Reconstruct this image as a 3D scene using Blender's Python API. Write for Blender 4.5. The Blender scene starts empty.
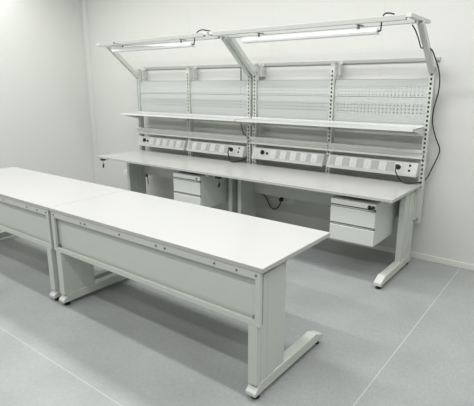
import bpy, bmesh, math, random
from mathutils import Vector, Matrix

sc = bpy.context.scene
COL = sc.collection
random.seed(4)

# ------------------------------------------------------------------ camera
cd = bpy.data.cameras.new('camera')
cam = bpy.data.objects.new('camera', cd)
COL.objects.link(cam)
YAW, PITCH, FPX = 0.6566, 0.2510, 458.29
Fv = Vector((-math.sin(YAW)*math.cos(PITCH), math.cos(YAW)*math.cos(PITCH), -math.sin(PITCH)))
Rv = Vector((math.cos(YAW), math.sin(YAW), 0))
Uv = Rv.cross(Fv)
M = Matrix((Rv, Uv, -Fv)).transposed().to_4x4()
M.translation = Vector((3.0023, -3.4149, 1.5974))
cam.matrix_world = M
cd.sensor_width = 36.0
cd.lens = 36.0*FPX/474.0
cd.clip_start = 0.05
sc.camera = cam

# ------------------------------------------------------------------ world, lamps, exposure
w = bpy.data.worlds.new('world'); sc.world = w
w.use_nodes = True
w.node_tree.nodes['Background'].inputs[0].default_value = (1, 1, 1, 1)
w.node_tree.nodes['Background'].inputs[1].default_value = 0.3
vs = sc.view_settings
vs.view_transform = 'Standard'; vs.look = 'None'; vs.gamma = 1.0; vs.use_curve_mapping = False
vs.exposure = 0.0
CEIL = 3.2
def strip(y, power, x0=-2.9, x1=4.2, width=0.12):
    l = bpy.data.lights.new('ceiling_strip_light', 'AREA')
    l.shape = 'RECTANGLE'; l.size = x1-x0; l.size_y = width
    l.energy = power; l.color = (1.0, 1.0, 0.98)
    o = bpy.data.objects.new('ceiling_strip_light', l)
    o.location = ((x0+x1)/2, y, CEIL-0.02)
    COL.objects.link(o)
for y, p, wd in ((-0.50, 96, .30), (-1.74, 66, .12), (-3.25, 72, .12), (-4.2, 46, .12)):
    strip(y, p, width=wd)

# ------------------------------------------------------------------ materials
def mat(name, color, rough=0.5, metal=0.0, noise=0.0, nscale=40.0, spec=0.5, bump=0.0):
    m = bpy.data.materials.new(name); m.use_nodes = True
    nt = m.node_tree; b = nt.nodes['Principled BSDF']
    b.inputs['Roughness'].default_value = rough
    b.inputs['Metallic'].default_value = metal
    b.inputs['Specular IOR Level'].default_value = spec
    c = (*color, 1)
    tc = nt.nodes.new('ShaderNodeTexCoord')
    nz = nt.nodes.new('ShaderNodeTexNoise'); nz.inputs['Scale'].default_value = nscale
    nz.inputs['Detail'].default_value = 4
    nt.links.new(tc.outputs['Object'], nz.inputs['Vector'])
    mx = nt.nodes.new('ShaderNodeMix'); mx.data_type = 'RGBA'
    k = 1-noise
    mx.inputs[6].default_value = (color[0]*k, color[1]*k, color[2]*k, 1)
    mx.inputs[7].default_value = c
    nt.links.new(nz.outputs['Fac'], mx.inputs[0])
    nt.links.new(mx.outputs[2], b.inputs['Base Color'])
    if bump:
        bp = nt.nodes.new('ShaderNodeBump'); bp.inputs['Strength'].default_value = bump
        bp.inputs['Distance'].default_value = 0.002
        nt.links.new(nz.outputs['Fac'], bp.inputs['Height'])
        nt.links.new(bp.outputs['Normal'], b.inputs['Normal'])
    return m

PAINT = mat('grey_powder_coat', (0.67, 0.70, 0.645), 0.38, noise=0.04, nscale=60)
PAINT_L = mat('light_powder_coat', (0.72, 0.74, 0.70), 0.38, noise=0.03, nscale=60)
CAP = mat('pale_end_cap', (0.68, 0.70, 0.66), 0.4, noise=0.03)
TOP = mat('white_laminate', (0.56, 0.56, 0.55), 0.2, noise=0.02, nscale=15, spec=0.8)
EDGE = mat('grey_edge_band', (0.56, 0.57, 0.55), 0.45, noise=0.05)
PEG = mat('pegboard_paint', (0.62, 0.65, 0.64), 0.4, noise=0.02)
SHELF = mat('shelf_paint', (0.82, 0.83, 0.82), 0.35, noise=0.02)
BLACK = mat('black_rubber_and_slot_shade', (0.015, 0.015, 0.016), 0.5, noise=0.2)
PLAST = mat('white_plastic', (0.85, 0.85, 0.84), 0.35, noise=0.02)
GREYP = mat('grey_plastic', (0.52, 0.54, 0.52), 0.45, noise=0.05)
BLANK = mat('pale_grey_plastic', (0.55, 0.57, 0.55), 0.4, noise=0.05)
ALU = mat('aluminium', (0.56, 0.57, 0.55), 0.4, metal=0.4, noise=0.05)
STEEL = mat('zinc_steel', (0.3, 0.3, 0.29), 0.4, metal=0.8, noise=0.1)
DRAWER = mat('drawer_paint', (0.72, 0.74, 0.72), 0.4, noise=0.03)
LAMPW = mat('lamp_diffuser', (0.93, 0.93, 0.93), 0.3, noise=0.01)
WALLM = mat('cleanroom_panel', (0.75, 0.76, 0.725), 0.38, noise=0.025, nscale=1.2, spec=0.35)
CEILM = mat('ceiling_panel', (0.30, 0.30, 0.29), 0.6, noise=0.02, nscale=2)
BASEM = mat('baseboard_cream', (0.80, 0.80, 0.74), 0.45, noise=0.03)

def floor_mat():
    m = bpy.data.materials.new('vinyl_floor_tile'); m.use_nodes = True
    nt = m.node_tree; b = nt.nodes['Principled BSDF']
    b.inputs['Roughness'].default_value = 0.42
    b.inputs['Specular IOR Level'].default_value = 0.4
    N = nt.nodes.new; L = nt.links.new
    tc = N('ShaderNodeTexCoord')
    n1 = N('ShaderNodeTexNoise'); n1.inputs['Scale'].default_value = 90; n1.inputs['Detail'].default_value = 5
    n2 = N('ShaderNodeTexNoise'); n2.inputs['Scale'].default_value = 2.2; n2.inputs['Detail'].default_value = 3
    mp = N('ShaderNodeMapping'); mp.inputs['Scale'].default_value = (1.0, 0.35, 1)
    L(tc.outputs['Object'], mp.inputs['Vector']); L(mp.outputs['Vector'], n1.inputs['Vector'])
    L(tc.outputs['Object'], n2.inputs['Vector'])
    r1 = N('ShaderNodeValToRGB')
    r1.color_ramp.elements[0].position = 0.36; r1.color_ramp.elements[0].color = (0.415, 0.433, 0.435, 1)
    r1.color_ramp.elements[1].position = 0.62; r1.color_ramp.elements[1].color = (0.465, 0.483, 0.483, 1)
    L(n1.outputs['Fac'], r1.inputs['Fac'])
    mm = N('ShaderNodeMix'); mm.data_type = 'RGBA'; mm.blend_type = 'MULTIPLY'; mm.inputs[0].default_value = 0.35
    L(r1.outputs['Color'], mm.inputs[6]); L(n2.outputs['Fac'], mm.inputs[7])
    # joints: thin pale welds every 0.6 m, the one at x=2.24 runs the room
    sp = N('ShaderNodeSeparateXYZ'); L(tc.outputs['Object'], sp.inputs[0])
    def joint(out, off, pitch, half):
        a = N('ShaderNodeMath'); a.operation = 'SUBTRACT'; a.inputs[1].default_value = off; L(out, a.inputs[0])
        p = N('ShaderNodeMath'); p.operation = 'PINGPONG'; p.inputs[1].default_value = pitch/2; L(a.outputs[0], p.inputs[0])
        c = N('ShaderNodeMath'); c.operation = 'LESS_THAN'; c.inputs[1].default_value = half; L(p.outputs[0], c.inputs[0])
        return c.outputs[0]
    j1 = joint(sp.outputs[0], 2.24, 14.0, 0.003)
    j2 = joint(sp.outputs[1], -2.172, 14.0, 0.0025)
    j3 = joint(sp.outputs[0], 2.24, 0.6, 0.0012)
    j4 = joint(sp.outputs[1], -2.172, 0.6, 0.0012)
    def scaled(o, k):
        a = N('ShaderNodeMath'); a.operation = 'MULTIPLY'; a.inputs[1].default_value = k; L(o, a.inputs[0]); return a.outputs[0]
    def mx(a, b_):
        q = N('ShaderNodeMath'); q.operation = 'MAXIMUM'; L(a, q.inputs[0]); L(b_, q.inputs[1]); return q.outputs[0]
    fac = mx(mx(scaled(j1, .7), scaled(j2, .5)), mx(scaled(j3, .22), scaled(j4, .22)))
    fin = N('ShaderNodeMix'); fin.data_type = 'RGBA'
    fin.inputs[7].default_value = (0.62, 0.64, 0.63, 1)
    L(fac, fin.inputs[0]); L(mm.outputs[2], fin.inputs[6]); L(fin.outputs[2], b.inputs['Base Color'])
    return m
FLOORM = floor_mat()

# ------------------------------------------------------------------ helpers
def bx(bm, x0, x1, y0, y1, z0, z1, mi=0):
    x0, x1 = sorted((x0, x1)); y0, y1 = sorted((y0, y1)); z0, z1 = sorted((z0, z1))
    v = [bm.verts.new(p) for p in ((x0,y0,z0),(x1,y0,z0),(x1,y1,z0),(x0,y1,z0),(x0,y0,z1),(x1,y0,z1),(x1,y1,z1),(x0,y1,z1))]
    fs = []
    for q in ((0,3,2,1),(4,5,6,7),(0,1,5,4),(1,2,6,5),(2,3,7,6),(3,0,4,7)):
        f = bm.faces.new([v[i] for i in q]); f.material_index = mi; fs.append(f)
    return fs
def obox(bm, c, u, v, n, su, sv, sn, mi=0):
    """box centred at c with axes u, v, n and full sizes"""
    c, u, v, n = Vector(c), Vector(u).normalized(), Vector(v).normalized(), Vector(n).normalized()
    P = [c + u*(a*su/2) + v*(b*sv/2) + n*(d*sn/2) for d in (-1,1) for a, b in ((-1,-1),(1,-1),(1,1),(-1,1))]
    vs_ = [bm.verts.new(p) for p in P]
    for q in ((0,3,2,1),(4,5,6,7),(0,1,5,4),(1,2,6,5),(2,3,7,6),(3,0,4,7)):
        bm.faces.new([vs_[i] for i in q]).material_index = mi
def prism(bm, prof, x0, x1, mi=0):
    """profile of (y, z) points extruded along x"""
    a = [bm.verts.new((x0, y, z)) for y, z in prof]; b = [bm.verts.new((x1, y, z)) for y, z in prof]
    n = len(prof)
    fs = [bm.faces.new(a), bm.faces.new(b[::-1])]
    for i in range(n):
        fs.append(bm.faces.new((a[i], b[i], b[(i+1) % n], a[(i+1) % n])))
    for f in fs: f.material_index = mi
def disc(bm, c, n, r, h, seg=16, mi=0, r2=None):
    c, n = Vector(c), Vector(n).normalized(); r2 = r if r2 is None else r2
    t = n.orthogonal().normalized(); s = n.cross(t)
    A = [bm.verts.new(c + (t*math.cos(2*math.pi*i/seg) + s*math.sin(2*math.pi*i/seg))*r) for i in range(seg)]
    B = [bm.verts.new(c + n*h + (t*math.cos(2*math.pi*i/seg) + s*math.sin(2*math.pi*i/seg))*r2) for i in range(seg)]
    for f in [bm.faces.new(A[::-1]), bm.faces.new(B)] + [bm.faces.new((A[i], A[(i+1) % seg], B[(i+1) % seg], B[i])) for i in range(seg)]:
        f.material_index = mi; f.smooth = False
def spline(pts, n=8):
    P = [Vector(p) for p in pts]; P = [2*P[0]-P[1]] + P + [2*P[-1]-P[-2]]
    out = []
    for i in range(1, len(P)-2):
        for k in range(n):
            t = k/n; a, b, c, d = P[i-1:i+3]
            out.append(0.5*((2*b) + (c-a)*t + (2*a-5*b+4*c-d)*t*t + (3*b-a-3*c+d)*t**3))
    out.append(P[-2]); return out
def tube(bm, pts, r, seg=8, smooth=True, mi=0):
    P = spline(pts) if smooth else [Vector(p) for p in pts]
    rings = []; t0 = (P[1]-P[0]).normalized(); u = t0.orthogonal().normalized()
    for i, p in enumerate(P):
        t = (P[min(i+1, len(P)-1)] - P[max(i-1, 0)]).normalized()
        u = (u - t*u.dot(t)).normalized(); s = t.cross(u)
        rings.append([bm.verts.new(p + (u*math.cos(2*math.pi*k/seg) + s*math.sin(2*math.pi*k/seg))*r) for k in range(seg)])
    for a, b in zip(rings, rings[1:]):
        for k in range(seg):
            f = bm.faces.new((a[k], a[(k+1) % seg], b[(k+1) % seg], b[k])); f.smooth = True; f.material_index = mi
    bm.faces.new(rings[0][::-1]).material_index = mi; bm.faces.new(rings[-1]).material_index = mi
def obj(name, bm, mats, parent=None, bevel=0.0, label=None):
    bmesh.ops.recalc_face_normals(bm, faces=bm.faces)
    me = bpy.data.meshes.new(name); bm.to_mesh(me); bm.free()
    for m in (mats if isinstance(mats, (list, tuple)) else [mats]): me.materials.append(m)
    o = bpy.data.objects.new(name, me); COL.objects.link(o)
    if parent is not None:
        o.parent = parent
        # geometry is written in world coordinates: shift into the parent's frame
        off = Vector((0, 0, 0)); q = parent
        while q is not None: off += q.location; q = q.parent
        me.transform(Matrix.Translation(-off))
    if bevel:
        b = o.modifiers.new('bevel', 'BEVEL'); b.width = bevel; b.segments = 2; b.limit_method = 'ANGLE'; b.angle_limit = math.radians(40)
    if label: o['label'] = label
    return o
def thing(name, label, cat, loc, group=None):
    o = bpy.data.objects.new(name, None); COL.objects.link(o)
    o.empty_display_size = 0.05
    o.location = loc; o['label'] = label; o['category'] = cat
    if group: o['group'] = group
    return o
def tag(o, label, cat, group=None):
    # give the mesh an origin of its own at the centre of its base
    vs_ = [v.co for v in o.data.vertices]
    c = Vector(((min(v.x for v in vs_)+max(v.x for v in vs_))/2, (min(v.y for v in vs_)+max(v.y for v in vs_))/2, min(v.z for v in vs_)))
    o.data.transform(Matrix.Translation(-c)); o.location = c
    o['label'] = label; o['category'] = cat
    if group: o['group'] = group
    return o
def struct(name, bm, m, bevel=0):
    o = obj(name, bm, m, None, bevel); o['kind'] = 'structure'; return o
NB = bmesh.new

# ------------------------------------------------------------------ the room
WY, XL, XR, YF = 0.888, -3.111, 7.5, -8.5
b = NB(); bx(b, XL-.1, XR+.1, YF-.1, WY+.1, -.1, 0); struct('floor', b, FLOORM)
b = NB(); bx(b, XL-.1, XR+.1, YF-.1, WY+.1, CEIL, CEIL+.1); struct('ceiling', b, CEILM)
b = NB()
sx = [XL-.1, -2.24, -1.04, 0.16, 1.36, 2.56, 3.76, XR+.1]      # panels of the wall, hairline joints
for a, c in zip(sx, sx[1:]): bx(b, a+.0004, c-.0004, WY, WY+.1, 0, CEIL)
bx(b, XL-.1, XR+.1, WY+.003, WY+.09, 0, CEIL)
struct('wall_back', b, WALLM)
b = NB(); bx(b, XL-.1, XL, YF-.1, WY, 0, CEIL); struct('wall_left', b, WALLM)
b = NB(); bx(b, XR, XR+.1, YF-.1, WY, 0, CEIL); struct('wall_right', b, WALLM)
b = NB(); bx(b, XL, XR, YF-.1, YF, 0, CEIL); struct('wall_front', b, WALLM)
# rounded cove strip in the corner
b = NB(); r = 0.06; prof = [(XL, WY), (XL+r, WY)]
cc = (XL+r, WY-r)
for i in range(0, 9):
    a = math.pi/2 + i*math.pi/16
    prof.append((cc[0]+r*math.cos(a), cc[1]+r*math.sin(a)))
lo = [b.verts.new((x, y, 0)) for x, y in prof[:1]+prof[2:]]; hi = [b.verts.new((x, y, CEIL)) for x, y in prof[:1]+prof[2:]]
for i in range(len(lo)): b.faces.new((lo[i], lo[(i+1) % len(lo)], hi[(i+1) % len(lo)], hi[i]))
b.faces.new(lo); b.faces.new(hi)
bx(b, XL+r-.004, XL+r+.012, WY-.004, WY, 0, CEIL); bx(b, XL, XL+.004, WY-r-.012, WY-r+.004, 0, CEIL)
struct('trim_1', b, PAINT_L)
for nm, box in (('baseboard_back', (XL, XR, WY-.012, WY, 0, .055)), ('baseboard_left', (XL, XL+.012, YF, WY-.012, 0, .055)),
                ('baseboard_right', (XR-.012, XR, YF, WY-.012, 0, .055)), ('baseboard_front', (XL+.012, XR-.012, YF, YF+.012, 0, .055))):
    b = NB(); bx(b, *box); struct(nm, b, BASEM, .003)

# ------------------------------------------------------------------ tables
H, TT = 0.75, 0.025
def table_base(root, x0, x1, yb, s, depth=0.712):
    """tabletop, modesty panel and two C-shaped legs; yb = the panel side, s = direction away from it"""
    Y = lambda o: yb + s*o
    b = NB(); fs = bx(b, x0, x1, Y(0), Y(depth), H-TT, H)
    b.normal_update()
    for f in b.faces:
        f.material_index = 0 if abs(f.normal.z) > .5 else 1
    obj('tabletop', b, [TOP, EDGE], root, .0025)
    # modesty panel: framed, bolted along its top rail
    e = .014; o0, o1 = .004, .022
    b = NB()
    ax0, ax1 = x0+e, x1-e
    bx(b, ax0, ax1, Y(o0), Y(o1), H-TT-.042, H-TT-.001)
    bx(b, ax0, ax1, Y(o0), Y(o1), .428, .458)
    bx(b, ax0, ax0+.034, Y(o0), Y(o1), .458, H-TT-.042)
    bx(b, ax1-.034, ax1, Y(o0), Y(o1), .458, H-TT-.042)
    bx(b, ax0+.002, ax1-.002, Y(.034), Y(.037), .432, H-TT-.004)
    mp = obj('modesty_panel', b, PAINT, root, .0015)
    L = x1-x0
    for t in (.02, .20, .225, .42, .60, .64, .84, .92, .985):
        b = NB(); disc(b, (x0+e+t*(L-2*e), Y(o0), H-TT-.021), (0, -s, 0), .006, .004, 10)
        obj('bolt', b, STEEL, mp)
    for xx in (ax0+.04, ax1-.045):
        b = NB(); bx(b, xx-.012, xx+.012, Y(.02), Y(.034), .446, .474); obj('clip', b, STEEL, mp)
    W = .058
    for lx in (x0+.034, x1-.030-W):
        b = NB()
        i0, i1 = (0, .005) if lx < (x0+x1)/2 else (.005, 0)      # the face towards the table's middle steps back first
        bx(b, lx, lx+W, Y(.038), Y(.095), .088, H-TT-.03)
        bx(b, lx+i0, lx+W-i1, Y(.095), Y(.168), .088, H-TT-.03)
        bx(b, lx+.005, lx+W-.005, Y(.168), Y(.275), .088, H-TT-.03)
        bx(b, lx, lx+W, Y(.004), Y(.038), .088, .428)
        leg = obj('leg', b, PAINT, root, .003)
        b = NB(); prism(b, [(Y(.03), .030), (Y(.705), .030), (Y(.705), .062), (Y(.64), .092), (Y(.045), .092), (Y(.03), .08)], lx-.002, lx+W+.002)
        ft = obj('foot', b, PAINT, leg, .004)
        b = NB(); prism(b, [(Y(-.012), .030), (Y(.05), .030), (Y(.05), .0925), (Y(.042), .0925), (Y(-.012), .05)], lx-.003, lx+W+.003); obj('foot_cap', b, CAP, leg, .003)
        b = NB(); prism(b, [(Y(.735), .030), (Y(.69), .030), (Y(.62), .094), (Y(.64), .096), (Y(.735), .058)], lx-.003, lx+W+.003); obj('foot_cap', b, CAP, leg, .003)
        for oo in (.035, .70):
            b = NB(); disc(b, (lx+W/2, Y(oo), 0), (0, 0, 1), .024, .012, 16, r2=.02); disc(b, (lx+W/2, Y(oo), .012), (0, 0, 1), .008, .019, 10)
            obj('levelling_foot', b, BLACK, leg)
        b = NB(); bx(b, lx+.006, lx+W-.006, Y(.024), Y(.66), H-TT-.03, H-TT); obj('support_arm', b, PAINT, leg, .002)

GB = 'worktables in the front row'
BY = -1.7265
t = thing('worktable', 'white topped grey worktable nearest the camera, right end and its leg in full view', 'table', (.92, BY+.36, 0), GB)
table_base(t, -.006, 1.856, BY, 1)
t = thing('worktable', 'white topped grey worktable, further left of the front two and cut by the photo edge', 'table', (-.945, BY+.36, 0), GB)
table_base(t, -1.876, -.012, BY, 1)

# ------------------------------------------------------------------ benches with uprights along the wall
def upright(root, x):
    """hollow slotted channel"""
    b = NB(); z0, z1 = .39, 1.80; hw = .022; y0, y1 = .742, .80
    bx(b, x-hw, x-hw+.003, y0, y1, z0, z1); bx(b, x+hw-.003, x+hw, y0, y1, z0, z1); bx(b, x-hw, x+hw, y1-.003, y1, z0, z1)
    bx(b, x-hw, x-.008, y0-.002, y0, z0, z1); bx(b, x+.008, x+hw, y0-.002, y0, z0, z1)
    z = z0; pitch = .0385; sl = .02
    bx(b, x-.008, x+.008, y0-.002, y0, z0, .60); z = .60
    while z < z1-.05:
        bx(b, x-.008, x+.008, y0-.002, y0, z+sl, min(z+pitch, z1)); z += pitch
    bx(b, x-.008, x+.008, y0-.002, y0, z, z1); bx(b, x-hw, x+hw, y0, y1, z1-.003, z1)
    bx(b, x-.008, x+.008, y0+.03, y0+.033, z0, z1, 1)  # black strip inside the channel stands in for shade behind the slots
    return obj('upright', b, [PAINT, BLACK], root)
def peg(root, x0, x1, z0, z1, rows, pitch=.034, hole=.013):
    """sheet with real through-holes in rows near its foot, and a folded rim"""
    b = NB(); y = .765
    n = int((x1-x0-.03)//pitch); xs0 = (x0+x1)/2 - n*pitch/2
    cell = pitch; r0 = rows[-1]-cell/2; r1 = rows[0]+cell/2
    def q(xa, xb, za, zb):
        b.faces.new([b.verts.new(p) for p in ((xa,y,za),(xb,y,za),(xb,y,zb),(xa,y,zb))])
    q(x0, x1, r1, z1); q(x0, x1, z0, r0); q(x0, xs0, r0, r1); q(xs0+n*pitch, x1, r0, r1)
    zs = [r1] + [(a+c)/2 for a, c in zip(rows, rows[1:])] + [r0]
    for k, zc in enumerate(rows):
        zt, zb = zs[k], zs[k+1]
        for i in range(n):
            xa = xs0+i*pitch; xb = xa+pitch; xc = xa+pitch/2; h = hole/2
            O = [b.verts.new((X, y, Z)) for X, Z in ((xa,zb),(xc,zb),(xb,zb),(xb,zc),(xb,zt),(xc,zt),(xa,zt),(xa,zc))]
            d = h*.75
            I = [b.verts.new((xc+dx, y, zc+dz)) for dx, dz in ((-d,-d),(0,-h),(d,-d),(h,0),(d,d),(0,h),(-d,d),(-h,0))]
            for j in range(8): b.faces.new((O[j], O[(j+1) % 8], I[(j+1) % 8], I[j]))
    bmesh.ops.remove_doubles(b, verts=b.verts, dist=1e-5)
    ex = bmesh.ops.solidify(b, geom=b.faces[:], thickness=.0015)
    bx(b, x0, x1, y, y+.014, z1-.002, z1); bx(b, x0, x1, y, y+.014, z0, z0+.002)
    bx(b, x0, x0+.002, y, y+.014, z0, z1); bx(b, x1-.002, x1, y, y+.014, z0, z1)
    return obj('pegboard', b, PEG, root)

SN = Vector((0, -.095, .04)).normalized(); SV = Vector((0, .04, .095)).normalized()
def on_slope(x, t, h=0):     # point on the sloping face of the power strip, t from -0.5 (low) to 0.5 (high)
    c = Vector((x, .68, .8875)); return c + SV*(t*.103) + SN*h
def power_strip(root, x0, x1, kind):
    b = NB(); prism(b, [(.742, .818), (.742, .936), (.70, .936), (.66, .841), (.66, .818)], x0, x1)
    st = obj('power_strip', b, PAINT_L, root, .002)
    def socket(x):
        b = NB(); obox(b, on_slope(x, 0, .003), (1, 0, 0), SV, SN, .07, .082, .006)
        obox(b, on_slope(x, .1, .0065), (1, 0, 0), SV, SN, .05, .045, .001)
        for dx, dv in ((-.009, .03), (.009, .03)):
            obox(b, on_slope(x+dx, .22, .0075), (1, 0, 0), SV, SN, .003, .009, .001, 1)
        for dx, dv, rx in ((0, -.02, .003), (-.011, -.17, .0035), (.011, -.17, .0035)):
            obox(b, on_slope(x+dx, dv, .0075), (1, 0, 0), SV, SN, rx, .011, .001, 1)
        obj('socket', b, [PLAST, GREYP], st, .0008)
    def spacer(x, wd):
        b = NB(); obox(b, on_slope(x, 0, .0012), (1, 0, 0), SV, SN, wd, .085, .0024); obj('blank_plate', b, BLANK, st)
    def knob(x, t, r, h, nm='button'):
        b = NB(); disc(b, on_slope(x, t), SN, r, h, 18, r2=r*.85)
        if nm == 'rotary_switch': obox(b, on_slope(x, t, h+.006), SV, (1, 0, 0), SN, r*1.9, r*.5, .012)
        obj(nm, b, BLACK, st)
    L = x1-x0
    if kind == 'switch':
        knob(x0+.135, .05, .024, .018, 'rotary_switch'); knob(x0+.195, .0, .014, .012)
        xs = [x0+.275+.122*i for i in range(5)]
        for i, x in enumerate(xs):
            socket(x)
            if i < 4: spacer(x+.061, .046)
        spacer(xs[-1]+.066, .05)
    else:
        xs = [x0+.125+.1435*i for i in range(5)]
        spacer(x0+.055, .06)
        for i, x in enumerate(xs):
            socket(x)
            if i < 4: spacer(x+.0717, .066)
        for tt in (.24, -.2): knob(xs[-1]+.098, tt, .011, .006)
    return st, xs

def bench(label, x0, x1, group):
    root = thing('workbench', label, 'workbench', ((x0+x1)/2, .36, 0), group)
    table_base(root, x0, x1, .712, -1)
    ua, uc = (x0+.012-.03 if x0 < -1 else x0+.035), (x1-.035 if x1 < 1 else x1-.012)
    um = (ua+uc)/2; U = (ua, um, uc)
    for x in U:
        u = upright(root, x)
        # shelf hook and lower fixing plate are pieces of the upright
        b = NB(); bx(b, x-.018, x+.018, .712, .742, .44, .70); obj('fixing_plate', b, PAINT, u)
    # top rail with bracket plates
    b = NB(); bx(b, ua-.02, uc+.02, .873, .886, 1.80, 1.834); tr = obj('top_rail', b, ALU, root, .002)
    for x in U:
        xx = x+.024 if x != uc else x-.03
        b = NB(); bx(b, xx, xx+.024, .803, .873, 1.69, 1.797); bx(b, xx, xx+.024, .84, .874, 1.79, 1.82); bx(b, min(x, xx+.01), max(x, xx+.01), .80, .806, 1.70, 1.74); obj('bracket', b, PAINT, tr, .001)
    for a, c in ((ua, um), (um, uc)):
        a2, c2 = a+.024, c-.024
        peg(root, a2, c2, 1.497, 1.652, [1.575, 1.545, 1.515])
        peg(root, a2, c2, 1.262, 1.4975, [1.424, 1.393, 1.362])
        # bin rail: back strip with a lip above and below
        b = NB(); prism(b, [(.742, .972), (.742, 1.052), (.712, 1.052), (.706, 1.046), (.706, 1.026), (.724, 1.018), (.724, .996), (.71, .990), (.71, .972)], a+.003 if a != ua else a-.03, c-.003)
        obj('bin_rail', b, PAINT_L, root, .001)
    # shelf
    b = NB(); sx0, sx1 = x0+.004-(.05 if x0 < -1 else 0), x1-.004-(.03 if x1 > 1 else 0)
    bx(b, sx0, sx1, .448, .74, 1.243, 1.248); bx(b, sx0, sx1, .445, .449, 1.231, 1.248); bx(b, sx0, sx1, .737, .741, 1.224, 1.265)
    bx(b, sx0, sx0+.002, .447, .74, 1.231, 1.248); bx(b, sx1-.002, sx1, .447, .74, 1.231, 1.248)
    sh = obj('shelf', b, SHELF, root)
    for x in U:
        b = NB(); prism(b, [(.742, 1.243), (.47, 1.243), (.47, 1.23), (.742, 1.165)], x-.0015-.01, x+.0015-.01); obj('shelf_bracket', b, PAINT_L, sh)
    # power strips
    power_strip(root, ua+.024, um-.024, 'switch')
    st, xs = power_strip(root, um+.024, uc-.024, 'plain')
    # overhead frame; the left one sits slightly askew
    yl = (.17, .05) if x0 < -1 else (.05, .05)
    for k, x in enumerate((ua, uc)):
        p0, p1 = Vector((x, .752, 1.712)), Vector((x, .315, 2.062)); d = p1-p0
        b = NB(); obox(b, (p0+p1)/2, d, (1, 0, 0), d.cross(Vector((1, 0, 0))), d.length, .044, .05)
        obj('overhead_arm', b, PAINT, root, .003)
        b = NB(); bx(b, x-.02, x+.02, yl[k]-.02, .50, 2.062, 2.088); bx(b, x-.016, x+.016, .5, .503, 2.065, 2.085, 1)
        obj('end_plate', b, [PAINT, BLACK], root, .001)
    for yy in (.05, .27):
        pa, pb = Vector((ua+.02, yl[0] if yy < .1 else yy, 2.0645)), Vector((uc-.02, yy, 2.0645))
        b = NB(); obox(b, (pa+pb)/2, pb-pa, (0, 0, 1), (0, 1, 0), (pb-pa).length, .037, .036); obj('overhead_rail', b, ALU, root, .002)
    return root, U, xs
GA = 'workbenches along the back wall'
_, UL, SL = bench('left workbench with pegboards, shelf and overhead lamp, standing by the room corner', -1.845, -.003, GA)
_, UR, SR = bench('right workbench with pegboards, shelf and overhead lamp, its end leg in full view', .003, 1.872, GA)

# ------------------------------------------------------------------ drawer units hung under the worktops
def drawers(x0, x1, label, keys):
    y0, y1, z0, z1 = .05, .53, .328, .688
    root = thing('drawer_unit', label, 'drawer unit', ((x0+x1)/2, .29, z0), 'drawer units under the workbenches')
    b = NB(); tk = .002
    bx(b, x0, x0+tk, y0, y1, z0, z1); bx(b, x1-tk, x1, y0, y1, z0, z1); bx(b, x0, x1, y1-tk, y1, z0, z1)
    bx(b, x0, x1, y0, y1, z0, z0+tk); bx(b, x0, x1, y0, y1, z1-tk, z1)
    bx(b, x0+.03, x0+.06, y0+.06, y1-.03, z1, .725); bx(b, x1-.06, x1-.03, y0+.06, y1-.03, z1, .725)
    obj('body', b, DRAWER, root)
    for k, (a, c) in enumerate(((.640, .684), (.484, .616), (.331, .461))):
        b = NB()
        prism(b, [(y0-.018, a), (y0-.018, c-.002), (y0-.014, c), (y0-.001, c), (y0-.001, a)], x0, x1)
        if k: # folded finger grip showing in the gap above the front
            bx(b, x0+.008, x1-.008, y0-.010, y0-.006, c+.006, c+.013)
        bx(b, x0+.01, x1-.01, y0, y0+.38, a+.01, a+.012); bx(b, x0+.01, x0+.012, y0, y0+.38, a+.01, c-.01); bx(b, x1-.012, x1-.01, y0, y0+.38, a+.01, c-.01)
        dr = obj('drawer', b, DRAWER, root, .001)
        if k == 0:
            b = NB(); disc(b, (x1-.045, y0-.018, .662), (0, -1, 0), .011, .005, 16); obj('lock', b, STEEL, dr)
            if keys:
                b = NB()
                bx(b, x1-.047, x1-.043, y0-.05, y0-.023, .656, .668)
                disc(b, (x1-.047, y0-.052, .662), (1, 0, 0), .017, .004, 12)
                obox(b, (x1-.03, y0-.048, .653), (1, 0, .35), (0, 1, 0), (-.35, 0, 1), .034, .006, .02)
                obox(b, (x1-.008, y0-.046, .664), (1, 0, -.2), (0, 1, 0), (.2, 0, 1), .024, .005, .022)
                obj('key', b, BLACK, dr)
drawers(1.345, 1.733, 'grey drawer unit under the right workbench, black keys in its lock', True)
drawers(-.527, -.139, 'grey drawer unit under the left workbench, half hidden by the front tables', False)

# ------------------------------------------------------------------ lamps on the overhead frames
def lamp(x0, x1, label):
    yc = .19; z0, z1 = 1.976, 2.022
    root = thing('linear_lamp', label, 'lamp', ((x0+x1)/2, yc, z0), 'lamps under the overhead frames')
    b = NB(); prism(b, [(yc-.02, z1), (yc+.02, z1), (yc+.036, z0+.02), (yc-.036, z0+.02)], x0+.012, x1-.012); obj('housing', b, SHELF, root, .002)
    b = NB(); prism(b, [(yc-.036, z0+.02), (yc+.036, z0+.02), (yc+.033, z0+.005), (yc+.02, z0), (yc-.02, z0), (yc-.033, z0+.005)], x0+.012, x1-.012); obj('diffuser', b, LAMPW, root)
    for xa in (x0, x1-.012):
        b = NB(); prism(b, [(yc-.022, z1+.002), (yc+.022, z1+.002), (yc+.038, z0+.02), (yc+.034, z0), (yc-.034, z0), (yc-.038, z0+.02)], xa, xa+.012); obj('end_cap', b, PLAST, root)
    for xa in (x0+.16, x1-.16):
        b = NB(); bx(b, xa-.012, xa+.012, yc-.002, yc+.002, z1, 2.06); bx(b, xa-.012, xa+.012, .07, .25, 2.056, 2.06)
        bx(b, xa-.012, xa+.012, .068, .07, 2.05, 2.075)
        obj('hanger', b, STEEL, root)
lamp(-1.60, -.345, 'white linear lamp under the left overhead frame')
lamp(.315, 1.585, 'white linear lamp under the right overhead frame')

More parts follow.
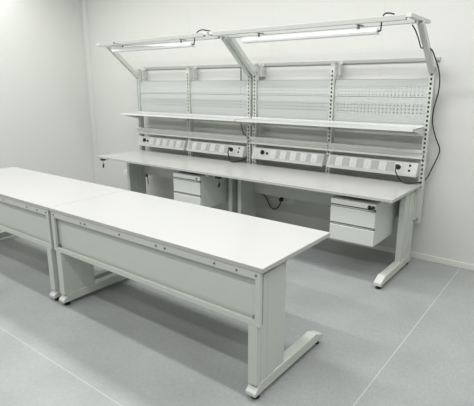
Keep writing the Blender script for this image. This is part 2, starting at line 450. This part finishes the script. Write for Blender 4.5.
# ------------------------------------------------------------------ cables
def cable(name, label, pts, r=.006, group=None, plug=None):
    b = NB(); tube(b, pts, r)
    if plug:
        for c, n, rr, h in plug: disc(b, c, n, rr, h, 14, r2=rr*.8)
    return tag(obj(name, b, BLACK), label, 'cable', group)
G = 'lamp cables on the overhead frames'
cable('lamp_cable', 'short black cable arching from left lamp over the overhead rail',
      [(-.345, .19, 2.0), (-.31, .17, 1.997), (-.275, .14, 2.01), (-.235, .11, 2.055), (-.18, .085, 2.098), (-.11, .065, 2.112), (-.04, .05, 2.103), (.02, .05, 2.092)], .0055, G)
cable('lamp_cable', 'black cable arching from right lamp over the overhead rail',
      [(1.585, .19, 2.0), (1.612, .17, 2.0), (1.63, .13, 2.02), (1.645, .10, 2.07), (1.665, .085, 2.102), (1.70, .07, 2.106), (1.75, .055, 2.092)], .0055, G)
# cable that drops behind the left bench's pegboards beside the joint
xu = UL[2]
cable('hanging_cable', 'black cable hanging behind the pegboards of the left workbench, near the joint',
      [(xu-.03, .50, 2.05), (xu-.10, .66, 1.93), (xu-.17, .80, 1.85), (xu-.19, .848, 1.785), (xu-.19, .85, 1.66), (xu-.19, .85, 1.3), (xu-.188, .85, 1.19), (xu-.16, .845, 1.09), (xu-.10, .84, 1.025), (xu-.04, .835, .99), (xu, .83, .93), (xu, .83, .86)], .006)
sxr = SR[4]
pc = on_slope(sxr, 0, .006)
xr = UR[2]
cable('power_cable', 'black cable looping down the right upright into a socket of the power strip',
      [(1.815, .27, 2.035), (1.826, .32, 2.0), (1.832, .40, 1.94), (1.834, .47, 1.885), (1.85, .52, 1.888), (1.888, .565, 1.875), (1.905, .65, 1.80), (1.912, .715, 1.745), (1.922, .765, 1.65), (1.918, .785, 1.55), (1.90, .795, 1.46), (1.885, .812, 1.38),
       (1.888, .815, 1.28), (1.915, .84, 1.17), (1.957, .858, 1.062), (1.955, .85, 1.0), (1.925, .83, .90), (1.89, .813, .796), (xr+.0, .73, .768), (xr-.05, .66, .762), (xr-.10, .63, .762), (xr-.145, .625, .785), pc+SN*.05+SV*-.05, pc+SN*.045],
      .005, None, [(pc, SN, .024, .03), (pc+SN*.03, SN, .017, .02)])
pl = on_slope(SL[4], 0, .006)
cable('power_cable', 'black cable from a plug in the left workbench strip to the joint upright',
      [pl+SN*.045, pl+SN*.05+SV*-.05, (SL[4]+.01, .63, .775), (SL[4]+.05, .625, .762), (SL[4]+.10, .66, .766), (UL[2]-.03, .72, .79), (UL[2]-.028, .745, .83)], .006, None,
      [(pl, SN, .024, .03), (pl+SN*.03, SN, .017, .02)])

# wall outlets with the bench supply leads
def outlet(x, z, label):
    root = thing('wall_outlet', label, 'outlet', (x, WY, z-.043), 'outlets on the back wall')
    b = NB(); bx(b, x-.045, x+.045, WY-.008, WY, z-.043, z+.043); obj('plate', b, PLAST, root, .002)
    b = NB(); bx(b, x-.026, x+.026, WY-.0105, WY-.008, z-.026, z+.026); obj('socket_face', b, PLAST, root, .0005)
outlet(.435, .352, 'outlet on wall under the right workbench, right of the plug')
outlet(.335, .352, 'outlet on wall under the right workbench with a black plug in it')
outlet(-2.39, .35, 'outlet low on the wall left of the left workbench')
cable('supply_lead', 'black supply lead drooping to the wall outlet under the right workbench',
      [(.0, .80, .43), (.024, .85, .40), (.06, .852, .383), (.10, .852, .378), (.15, .852, .333), (.194, .852, .256), (.235, .853, .228), (.275, .853, .236), (.32, .853, .285), (.335, .853, .33), (.337, .862, .35)], .006, None,
      [((.335, WY-.011, .352), (0, -1, 0), .026, .034)])
cable('supply_lead', 'black lead with plug dangling under the left workbench by its far leg',
      [(-1.80, .80, .44), (-1.815, .80, .40), (-1.82, .80, .34), (-1.81, .80, .26)], .006, None, [((-1.812, .775, .42), (0, -.2, -1), .02, .05)])

# grounding sockets at the front left of both worktops
def stud(x, label):
    root = thing('grounding_socket', label, 'socket', (x, .03, .69), 'grounding sockets under the worktops')
    b = NB(); bx(b, x-.028, x+.028, .012, .05, .698, .725); disc(b, (x-.012, .012, .711), (0, -1, 0), .008, .004, 12); obj('box', b, BLACK, root, .002)
    b = NB(); tube(b, [(x+.005, .03, .70), (x+.008, .028, .67), (x+.006, .026, .655)], .0022)
    obox(b, (x+.012, .026, .632), (.25, 0, 1), (1, 0, -.25), (0, 1, 0), .045, .016, .012); obj('snap_lead', b, BLACK, root)
stud(-1.752, 'black grounding socket with dangling snap under the front left corner of the left workbench')
stud(.112, 'black grounding socket with dangling snap under the right workbench, just past the joint')
